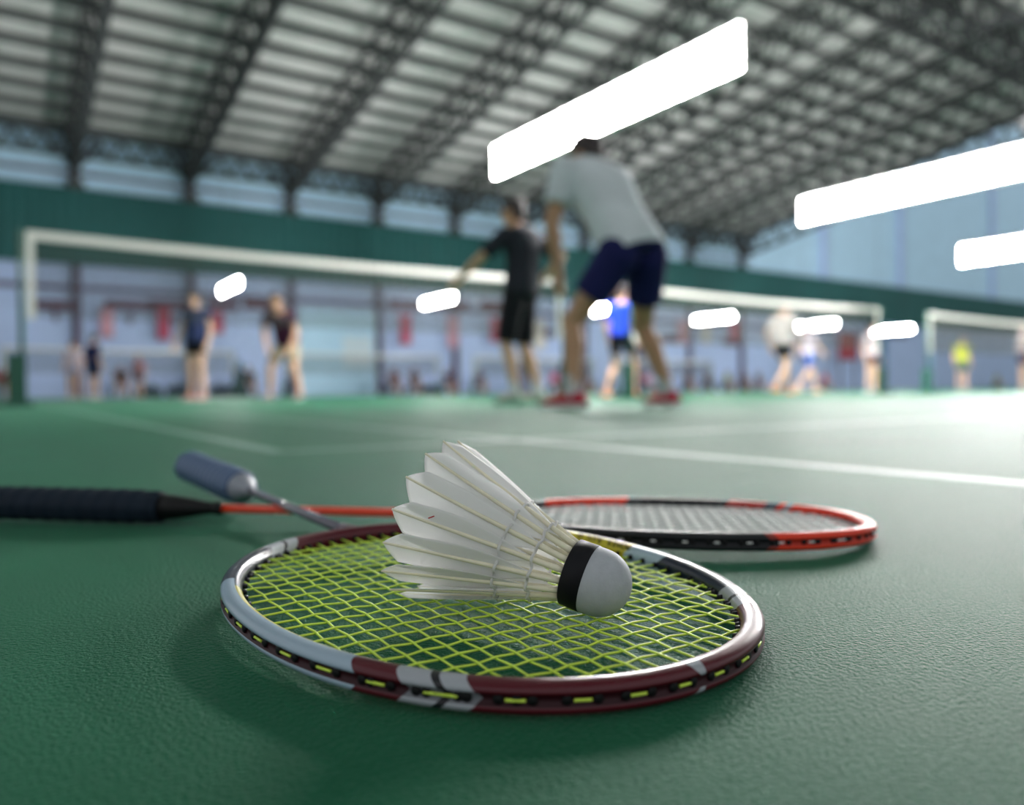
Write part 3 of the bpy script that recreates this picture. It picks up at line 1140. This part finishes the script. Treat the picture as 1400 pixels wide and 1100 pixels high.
def person(pos, yaw, label, cat='person', group=None, scale=1.0, fine=False, skin='warm', shirt=('x', (1, 1, 1)), shorts=('y', (.02, .02, .02)),
           shoe=('z', (.6, .6, .6)), sock=None, hem=0.62, sleeve=0.75, hair_long=False, collar=None, girth=1.0, sole=None, jd=None):
    J = {k: v.copy() for k, v in STAND.items()}
    for k, v in (jd or {}).items():
        J[k] = V(v)
    vox = 0.0075 if fine else 0.0125
    fr_ = 0.0085 if fine else 0.0115
    g = girth
    b = MB()
    # torso
    spine = (J['neck'] - J['pelvis'])
    rsh = (J['sr'] - J['sl']).normalized()
    rhp = (J['hr'] - J['hl']).normalized()

    def torso(extra, lo, hi, mb_):
        def bez(t):
            return J['pelvis'] * (1 - t) ** 2 + (J['chest'] * 2 - (J['pelvis'] + J['neck']) * .5) * (2 * t * (1 - t)) + J['neck'] * t * t
        keys = [(-.10, .150, .105), (0, .168, .118), (.18, .152, .108), (.38, .145, .103), (.6, .170, .118), (.8, .185, .112), (.92, .155, .085), (1.0, .07, .062)]
        secs = []
        for i in range(17):
            t = lo + (hi - lo) * i / 16
            for (t0, w0, d0), (t1, w1, d1) in zip(keys, keys[1:]):
                if t <= t1 or t1 == 1.0:
                    f = min(1, max(0, (t - t0) / (t1 - t0)))
                    w, d = w0 + (w1 - w0) * f, d0 + (d1 - d0) * f
                    break
            c = bez(max(0, t)) + (spine.normalized() * (t * .45) if t < 0 else V((0, 0, 0)))
            dirv = (bez(min(1, max(t, 0) + .03)) - bez(max(0, t - .03))).normalized()
            r_ = (rhp * (1 - max(0, t)) + rsh * max(0, t)).normalized()
            f_ = dirv.cross(r_) * -1
            f_.normalize()
            r2 = f_.cross(dirv) * -1
            secs.append((c, r2.normalized(), f_, w * g + extra, d * g + extra))
        mb_.loft(secs)
    torso(0, -.10, 1.0, b)
    hd, fc = J['head'], J['face'].normalized()
    hr_ = fc.cross(V((0, 0, 1))).normalized()
    hup = hr_.cross(fc).normalized()
    HR = Matrix((hr_, fc, hup)).transposed()
    H = lambda x, y, z: hd + hr_ * x + fc * y + hup * z
    b.caps(J['neck'] - V((0, 0, .05)), H(0, -.02, -.07), .056, .052)
    b.ell(H(0, -.008, .018), (.074, .094, .096), rot=HR)
    b.ell(H(0, .022, -.045), (.056, .066, .066), rot=HR)
    b.ell(H(0, .060, -.088), (.026, .024, .022), rot=HR)          # chin
    b.caps(H(0, .083, .015), H(0, .102, -.022), .010, .015)       # nose
    b.caps(H(-.045, .072, .022), H(.045, .072, .022), .014, .014)  # brow
    for s in (-1, 1):
        b.ell(H(s * .076, -.008, -.008), (.010, .019, .030), rot=HR)   # ears
        b.ell(H(s * .040, .062, -.020), (.022, .022, .020), rot=HR)    # cheeks
    for s, S, E, W in ((-1, 'sl', 'el', 'wl'), (1, 'sr', 'er', 'wr')):
        s_, e_, w_ = J[S], J[E], J[W]
        b.ell(s_ - rsh * (s * .01), (.060 * g, .058 * g, .060 * g))
        b.caps(s_, e_, .050 * g, .038 * g)
        fa = (w_ - e_)
        b.caps(e_, e_ + fa * .35, .038 * g, .041 * g)
        b.caps(e_ + fa * .3, w_, .041 * g, .027)
        hdv = J.get('hand' + S[1], fa).normalized()
        pal = J.get('palm' + S[1])
        if pal is None:
            pal = (rsh * -s)
        pal = (pal - hdv * pal.dot(hdv)).normalized()        # palm faces this way
        wid = hdv.cross(pal).normalized()                     # across the knuckles
        # thumb side points forward of the body
        if wid.dot(V((0, 1, 0))) < 0:
            wid = -wid
        pc = w_ + hdv * .05
        b.loft([(w_ + hdv * .0, wid, pal, .026, .019), (w_ + hdv * .03, wid, pal, .038, .017), (w_ + hdv * .075, wid, pal, .043, .015), (w_ + hdv * .095, wid, pal, .040, .012)], 14)
        for q, (o_, ln) in enumerate(((.032, .072), (.0105, .080), (-.0105, .075), (-.031, .058))):
            p0 = w_ + hdv * .085 + wid * o_
            curl = J.get('curl', .45)
            d1 = (hdv + pal * curl * .6).normalized()
            d2 = (hdv + pal * curl * 1.7).normalized()
            p1 = p0 + d1 * ln * .5
            p2 = p1 + d2 * ln * .5
            b.caps(p0, p1, fr_, fr_ * .95); b.caps(p1, p2, fr_ * .95, fr_ * .82)
        t0 = w_ + hdv * .030 + wid * .026
        t1 = t0 + (hdv * .6 + wid * .75 + pal * .25).normalized() * .036
        t2 = t1 + (hdv * .95 + wid * .25 + pal * .35).normalized() * .030
        b.caps(t0, t1, .013, .0115); b.caps(t1, t2, .0115, .009)
    for s, Hk, K, A, Tn in ((-1, 'hl', 'kl', 'al', 'tl'), (1, 'hr', 'kr', 'ar', 'tr')):
        h_, k_, a_, t_ = J[Hk], J[K], J[A], J[Tn].normalized()
        b.ell(h_, (.088 * g, .092 * g, .095 * g))
        b.caps(h_, k_, .082 * g, .052 * g)
        sh_ = a_ - k_
        back = -t_
        b.caps(k_, k_ + sh_ * .05, .053 * g, .050 * g)
        b.caps(k_, k_ + sh_ * .32 + back * .014, .049 * g, .053 * g)
        b.caps(k_ + sh_ * .30 + back * .014, a_, .053 * g, .034)
        foot = a_ * 1.0
        b.caps(a_ + V((0, 0, -.02)), a_ + t_ * .13 + V((0, 0, -.045)), .033, .026)
    body = link('person', remeshed(b, 'person', SKIN[skin], vox))
    body.matrix_world = Matrix.Translation(pos) @ Matrix.Rotation(yaw, 4, 'Z') @ Matrix.Scale(scale, 4)
    tag(body, label, cat, group)
    # face
    for s in (-1, 1):
        e = MB(); e.ell(H(s * .032, .077, .002), (.014, .011, .009), 10, 7, HR); e.build('eye', M['eye'], body, True)
    e = MB(); e.ell(H(0, .081, -.054), (.022, .012, .008), 10, 7, HR); e.build('mouth', M['lips'], body, True)
    # hair cap
    h = MB()
    h.ell(H(0, -.022, .040), (.083, .096, .088), rot=HR)
    h.ell(H(0, -.055, -.015), (.072, .060, .070), rot=HR)
    h.caps(H(-.045, .058, .088), H(.045, .058, .088), .022, .022)
    h.ell(H(0, .02, .095), (.062, .075, .034), rot=HR)
    for s in (-1, 1):
        h.ell(H(s * .068, .0, .035), (.016, .045, .040), rot=HR)
    if hair_long:
        h.caps(H(0, -.085, .01), H(0, -.11, -.17), .042, .02)
    link('hair', remeshed(h, 'hair', M['hair'], vox, 1), body)
    # shirt
    c = MB()
    torso(.020, -.06, .97, c)
    for S, E in (('sl', 'el'), ('sr', 'er')):
        s_, e_ = J[S], J[E]
        c.ell(s_, (.074 * g, .072 * g, .070 * g))
        c.caps(s_, s_ + (e_ - s_) * sleeve, .072 * g, .066 * g, round_b=False)
    so = link('shirt', remeshed(c, 'shirt', cloth(*shirt), vox * 1.15, 2), body)
    if collar:
        cb_ = MB(); cb_.tube([J['neck'] + V((.062 * math.cos(q * .5236), .062 * math.sin(q * .5236), -.012 + .012 * math.cos(q * .5236 + 1.5))) for q in range(12)], .011, 8, closed=True)
        cb_.build('collar', cloth(*collar), body, True)
    # shorts
    c = MB()
    torso(.016, -.10, .20, c)
    for Hk, K in (('hl', 'kl'), ('hr', 'kr')):
        h_, k_ = J[Hk], J[K]
        c.ell(h_, (.104 * g, .108 * g, .108 * g))
        c.caps(h_, h_ + (k_ - h_) * hem, .103 * g, .090 * g, round_b=False)
    link('shorts', remeshed(c, 'shorts', cloth(*shorts), vox * 1.15, 2), body)
    for A, K, Tn in (('al', 'kl', 'tl'), ('ar', 'kr', 'tr')):
        a_, k_, t_ = J[A], J[K], J[Tn].normalized()
        base = V((a_.x, a_.y, 0)) + V((0, 0, max(0, a_.z - .085)))
        if sock:
            c = MB(); c.caps(a_ + V((0, 0, -.02)), a_ + (k_ - a_) * .22, .040, .043, round_b=False)
            link('sock', remeshed(c, 'sock', cloth(*sock), vox, 1), body)
        sd = V((t_.y, -t_.x, 0))
        c = MB()
        secs = []
        for x_, w, ht in ((-.075, .026, .050), (-.06, .034, .075), (-.02, .037, .088), (.03, .038, .080), (.08, .043, .062), (.13, .046, .050), (.165, .038, .042), (.185, .022, .032)):
            secs.append((base + t_ * x_ + V((0, 0, ht / 2 + .002)), sd, V((0, 0, 1)), w, ht / 2))
        c.loft(secs, 18, 3.0)
        ob = link('shoe', remeshed(c, 'shoe', cloth(*shoe), vox, 1), body)
        c = MB()
        c.loft([(base + t_ * x_ + V((0, 0, .0125)), sd, V((0, 0, 1)), w, .0125) for x_, w in ((-.084, .022), (-.066, .037), (-.01, .040), (.05, .042), (.10, .048), (.15, .046), (.18, .034), (.196, .014))], 18, 4.0)
        c.build('sole', cloth(*(sole or ('pale_sole', (.55, .55, .55)))), ob)
    return body


def gpos(px, z):
    return V(((px - CX) / FPX * z, z, 0))


def face_n(extra=0.0):     # yaw that makes a figure face the far wall
    return ANG + extra


CAM_YAW = math.pi           # yaw that makes a figure face the camera

# man in white, hands on knees, seen from behind
person(gpos(846, 4.33), face_n(.06), 'man in white tee and navy shorts bending with hands on knees, back to us', fine=True, skin='tan', scale=1.03,
       shirt=('white_tee', (.60, .65, .69)), shorts=('navy_shorts', (.010, .012, .075)), shoe=('red_shoe', (.40, .012, .035)), sock=('grey_sock', (.50, .52, .54)), hem=.60, sleeve=.62, girth=1.10,
       jd=dict(pelvis=(.02, -.10, .83), chest=(0, .08, 1.13), neck=(.05, .26, 1.33), head=(.10, .35, 1.46), face=(-.1, .95, -.12),
               sl=(-.205, .20, 1.29), el=(-.27, .23, 1.00), wl=(-.225, .23, .77), handl=(.05, .1, -1), sr=(.205, .20, 1.29), er=(.30, .24, 1.00), wr=(.22, .25, .76), handr=(-.05, .1, -1),
               hl=(-.10, -.10, .80), kl=(-.23, .12, .455), al=(-.33, .0, .09), hr=(.12, -.10, .80), kr=(.26, .07, .455), ar=(.33, -.06, .09), tl=(-.35, 1, 0), tr=(.1, 1, 0)))
# boy in black at the net
person(gpos(712, 6.4), math.radians(62), 'boy in black shirt and long black shorts reaching an arm to the left', fine=True, skin='warm', scale=.985,
       shirt=('charcoal_shirt', (.022, .024, .034)), shorts=('black_shorts', (.010, .010, .014)), shoe=('white_green_shoe', (.42, .50, .42)), sock=('white_sock', (.62, .62, .60)), hem=.95, sleeve=.85,
       sole=('green_sole', (.03, .25, .12)),
       jd=dict(pelvis=(0, -.02, .93), chest=(0, -.03, 1.26), neck=(0, .02, 1.45), head=(0, .06, 1.595), face=(.05, 1, -.05),
               sl=(-.17, .04, 1.38), el=(-.26, .22, 1.20), wl=(-.24, .43, 1.05), handl=(.1, .8, -.5), sr=(.17, -.04, 1.38), er=(.26, -.27, 1.24), wr=(.22, -.10, 1.05), handr=(0, .7, -.5),
               kl=(-.11, .08, .49), al=(-.13, -.02, .085), kr=(.11, .02, .48), ar=(.14, -.10, .085)))
# the two across the net, facing us
LEAN = dict(pelvis=(0, -.10, .86), chest=(0, .06, 1.14), neck=(0, .18, 1.31), head=(0, .27, 1.44), face=(0, 1, -.08),
            sl=(-.18, .14, 1.26), el=(-.25, .14, .99), wl=(-.18, .20, .77), sr=(.18, .14, 1.26), er=(.25, .14, .99), wr=(.18, .20, .77),
            hl=(-.09, -.10, .82), kl=(-.19, .09, .47), al=(-.24, 0, .085), hr=(.09, -.10, .82), kr=(.19, .09, .47), ar=(.24, 0, .085))
person(gpos(270, 12.3), CAM_YAW - .25, 'player across the net in navy top and black shorts, standing at left', skin='light', scale=1.0,
       shirt=('navy_top', (.030, .045, .12)), shorts=('black_shorts', (.010, .010, .014)), shoe=('pink_shoe', (.45, .16, .18)), hem=.40, sleeve=.45,
       jd=dict(el=(-.27, .0, 1.12), wl=(-.29, .12, .90), er=(.27, .0, 1.12), wr=(.29, .12, .90)))
person(gpos(390, 12.3), CAM_YAW - .15, 'player across the net in dark maroon top leaning with hands on knees', skin='warm', scale=1.06,
       shirt=('dark_maroon_top', (.055, .012, .040)), shorts=('khaki_shorts', (.30, .26, .19)), shoe=('dark_shoe', (.05, .04, .05)), hem=.75, sleeve=.55, jd=LEAN)
# player in blue beyond the man's legs
person(gpos(850, 11.3), CAM_YAW + 2.5, 'player in bright blue shirt seen between the legs of the man in white', skin='warm', scale=.96,
       shirt=('bright_blue_shirt', (.012, .045, .42)), shorts=('black_shorts', (.010, .010, .014)), shoe=('orange_shoe', (.70, .22, .05)), hem=.55, jd=dict(
           kl=(-.16, .10, .49), al=(-.24, -.06, .085), kr=(.17, .08, .48), ar=(.26, -.1, .085)))
WALK = dict(kl=(-.10, .22, .52), al=(-.11, .30, .085), kr=(.11, -.02, .50), ar=(.12, -.34, .13), el=(-.24, -.14, 1.12), wl=(-.23, -.05, .90), er=(.24, .12, 1.13), wr=(.22, .28, .96))
person(gpos(1070, 14.2), math.radians(-60), 'player in white shirt and black shorts striding across the court at right', skin='light', scale=1.0,
       shirt=('cream_white_shirt', (.74, .68, .66)), shorts=('black_shorts', (.010, .010, .014)), shoe=('orange_shoe', (.70, .30, .12)), hem=.55, jd=WALK)
person(gpos(1103, 18.5), math.radians(-80), 'person in pale lilac shirt and blue shorts behind the striding player', skin='light', scale=1.0,
       shirt=('pale_lilac_shirt', (.66, .60, .70)), shorts=('mid_blue_shorts', (.08, .13, .38)), shoe=('peach_shoe', (.72, .40, .22)), hem=.75, jd=WALK)
person(gpos(1191, 19.3), CAM_YAW + .4, 'player in white shirt and dark maroon shorts before the red notice board', skin='light', scale=1.0,
       shirt=('pinkish_white_shirt', (.72, .62, .66)), shorts=('dark_maroon_shorts', (.05, .015, .025)), shoe=('white_shoe', (.7, .7, .7)), hem=.5)
person(gpos(1315, 25.0), CAM_YAW, 'person in lime yellow shirt and green shorts standing at far right', skin='light', scale=1.02,
       shirt=('lime_shirt', (.50, .56, .06)), shorts=('dark_green_shorts', (.03, .10, .10)), shoe=('white_shoe', (.7, .7, .7)), hem=.7)
person(gpos(1398, 19.3), CAM_YAW + 1.2, 'person in white shirt cut by the right edge of the photo', skin='light', scale=1.02,
       shirt=('pinkish_white_shirt', (.72, .62, .66)), shorts=('navy_shorts', (.010, .012, .075)), hem=.6)
person(gpos(101, 21.5), CAM_YAW + .3, 'person in pale pink shirt near the left net post, beside the navy figure', skin='warm', scale=.93,
       shirt=('pale_pink_shirt', (.62, .52, .60)), shorts=('lilac_shorts', (.34, .36, .55)), hem=.4)
person(gpos(128, 20.7), CAM_YAW + 2.8, 'person all in dark navy near the left net post', skin='warm', scale=1.0,
       shirt=('dark_navy_shirt', (.012, .020, .085)), shorts=('dark_navy_shorts', (.012, .018, .05)), hem=.7, sleeve=.9)
person(gpos(190, 24.5), CAM_YAW + .2, 'child in dusty pink top and dark shorts far behind the net at left', skin='warm', scale=.80,
       shirt=('dusty_pink_top', (.40, .18, .22)), shorts=('dark_grey_shorts', (.03, .03, .05)), hem=.6)

# people sitting on low benches along the far wall
SIT = dict(pelvis=(0, 0, .52), chest=(0, .03, .82), neck=(0, .06, 1.01), head=(0, .10, 1.145), face=(0, 1, -.1),
           sl=(-.17, .05, .96), el=(-.25, .10, .69), wl=(-.16, .30, .58), sr=(.17, .05, .96), er=(.25, .10, .69), wr=(.16, .30, .58),
           hl=(-.09, .02, .50), kl=(-.13, .42, .50), al=(-.12, .44, .085), hr=(.09, .02, .50), kr=(.13, .42, .50), ar=(.12, .44, .085))
M['bench'] = mat('dark_bench_wood', (.06, .045, .04), .6)
seats = [(4, 'dark red', (.16, .02, .035), 'at the left edge of the photo'), (165, 'dark brown', (.07, .045, .045), 'on a bench between navy figure and child'),
         (340, 'black', (.03, .03, .035), 'right of the dark cone'), (538, 'brown red', (.14, .05, .05), 'left of the pale wall doors upright'),
         (566, 'dark brown', (.07, .035, .03), 'under the red banner by the pale doors'), (612, 'navy', (.03, .05, .14), 'below the pink banner'),
         (655, 'navy', (.03, .045, .13), 'just left of the boy in black'), (757, 'hot pink', (.62, .05, .22), 'between the boy and the man in white'),
         (800, 'black', (.025, .025, .03), 'just behind the shin of the man in white'),
         (884, 'pale pink', (.66, .25, .40), 'seen between the blue shirt player and right leg'), (940, 'dark brown', (.06, .04, .04), 'just right of the right red shoe'),
         (966, 'charcoal', (.05, .045, .05), 'below the far light at centre right'), (994, 'green', (.20, .30, .06), 'left of the dark pair at the wall'), (1017, 'black', (.02, .022, .026), 'left one of the dark pair'),
         (1036, 'dark navy', (.018, .024, .05), 'right one of the dark pair'), (1127, 'coral pink', (.70, .10, .16), 'right of the lilac shirt'), (1362, 'lime', (.42, .48, .08), 'right of the standing person in lime yellow')]
for i, (px, cn_, c, where) in enumerate(seats):
    nn = WALL_N - 1.15
    uu, zz = wall_u(px, nn)
    p = hp(uu, nn)
    person(p, CAM_YAW + ANG, 'seated person in %s top, %s' % (cn_, where), skin='warm', group='people sitting along the far wall', scale=1.0,
           shirt=(cn_.replace(' ', '_') + '_top', c), shorts=('sitters_dark_trousers', (.03, .035, .06)), hem=.9, jd=SIT, shoe=('dark_shoe', (.05, .04, .05)))
    be = empty('bench', HALL @ Matrix.Translation((uu, nn + .02, 0)))
    tag(be, 'dark bench under seated person, %s' % where, 'bench', 'benches along the far wall')
    mb = MB(); mb.box((-.35, -.16, .34), (.35, .18, .38)); mb.build('seat', M['bench'], be)
    for sx in (-.28, .28):
        mb = MB(); mb.box((sx - .03, -.12, 0), (sx + .03, .14, .34)); mb.build('leg', M['bench'], be)

# sports bags on the floor and a folded dark parasol by the far wall
M['bag_cloth'] = mat('dark_bag_cloth', (.03, .05, .07), .8)
for i, (px, nn) in enumerate(((203, 32.6), (246, 32.6), (303, 32.9), (590, 32.1), (1062, 32.0), (905, 32.0))):
    uu, zz = wall_u(px, nn)
    root = empty('sports_bag', HALL @ Matrix.Translation((uu, nn, 0)))
    tag(root, 'dark sports bag on the floor by the far wall, %s bag from the left' % ORD[[0, 1, 2, 3, 5, 4][i]], 'bag', 'sports bags along the far wall')
    mb = MB()
    mb.loft([(V((x_, 0, .02 + h_)), V((0, 1, 0)), V((0, 0, 1)), w_, h_) for x_, w_, h_ in ((-.48, .10, .10), (-.45, .17, .16), (-.2, .2, .21), (.2, .2, .21), (.45, .17, .16), (.48, .10, .10))], 18, 3)
    mb.build('body', M['bag_cloth'], root, True)
    mb = MB(); mb.tube([(-.2, 0, .42), (-.15, 0, .52), (0, 0, .56), (.15, 0, .52), (.2, 0, .42)], .018, 8); mb.build('handle', M['black_plastic'], root, True)
uu, zz = wall_u(328, 31.5)
root = empty('marker_cone', HALL @ Matrix.Translation((uu, 31.5, 0)))
tag(root, 'tall dark cone standing on the floor beyond the two players facing us', 'cone')
M['cone_dark'] = mat('dark_teal_cone', (.02, .05, .06), .6)
mb = MB(); mb.lathe([(.05, .42), (.9, .16), (1.42, .05), (1.45, .02)], 20); mb.build('body', M['cone_dark'], root, True, Matrix.Rotation(-math.pi / 2, 4, 'Y'))
mb = MB(); mb.box((-.5, -.5, 0), (.5, .5, .06)); mb.build('base', M['cone_dark'], root)
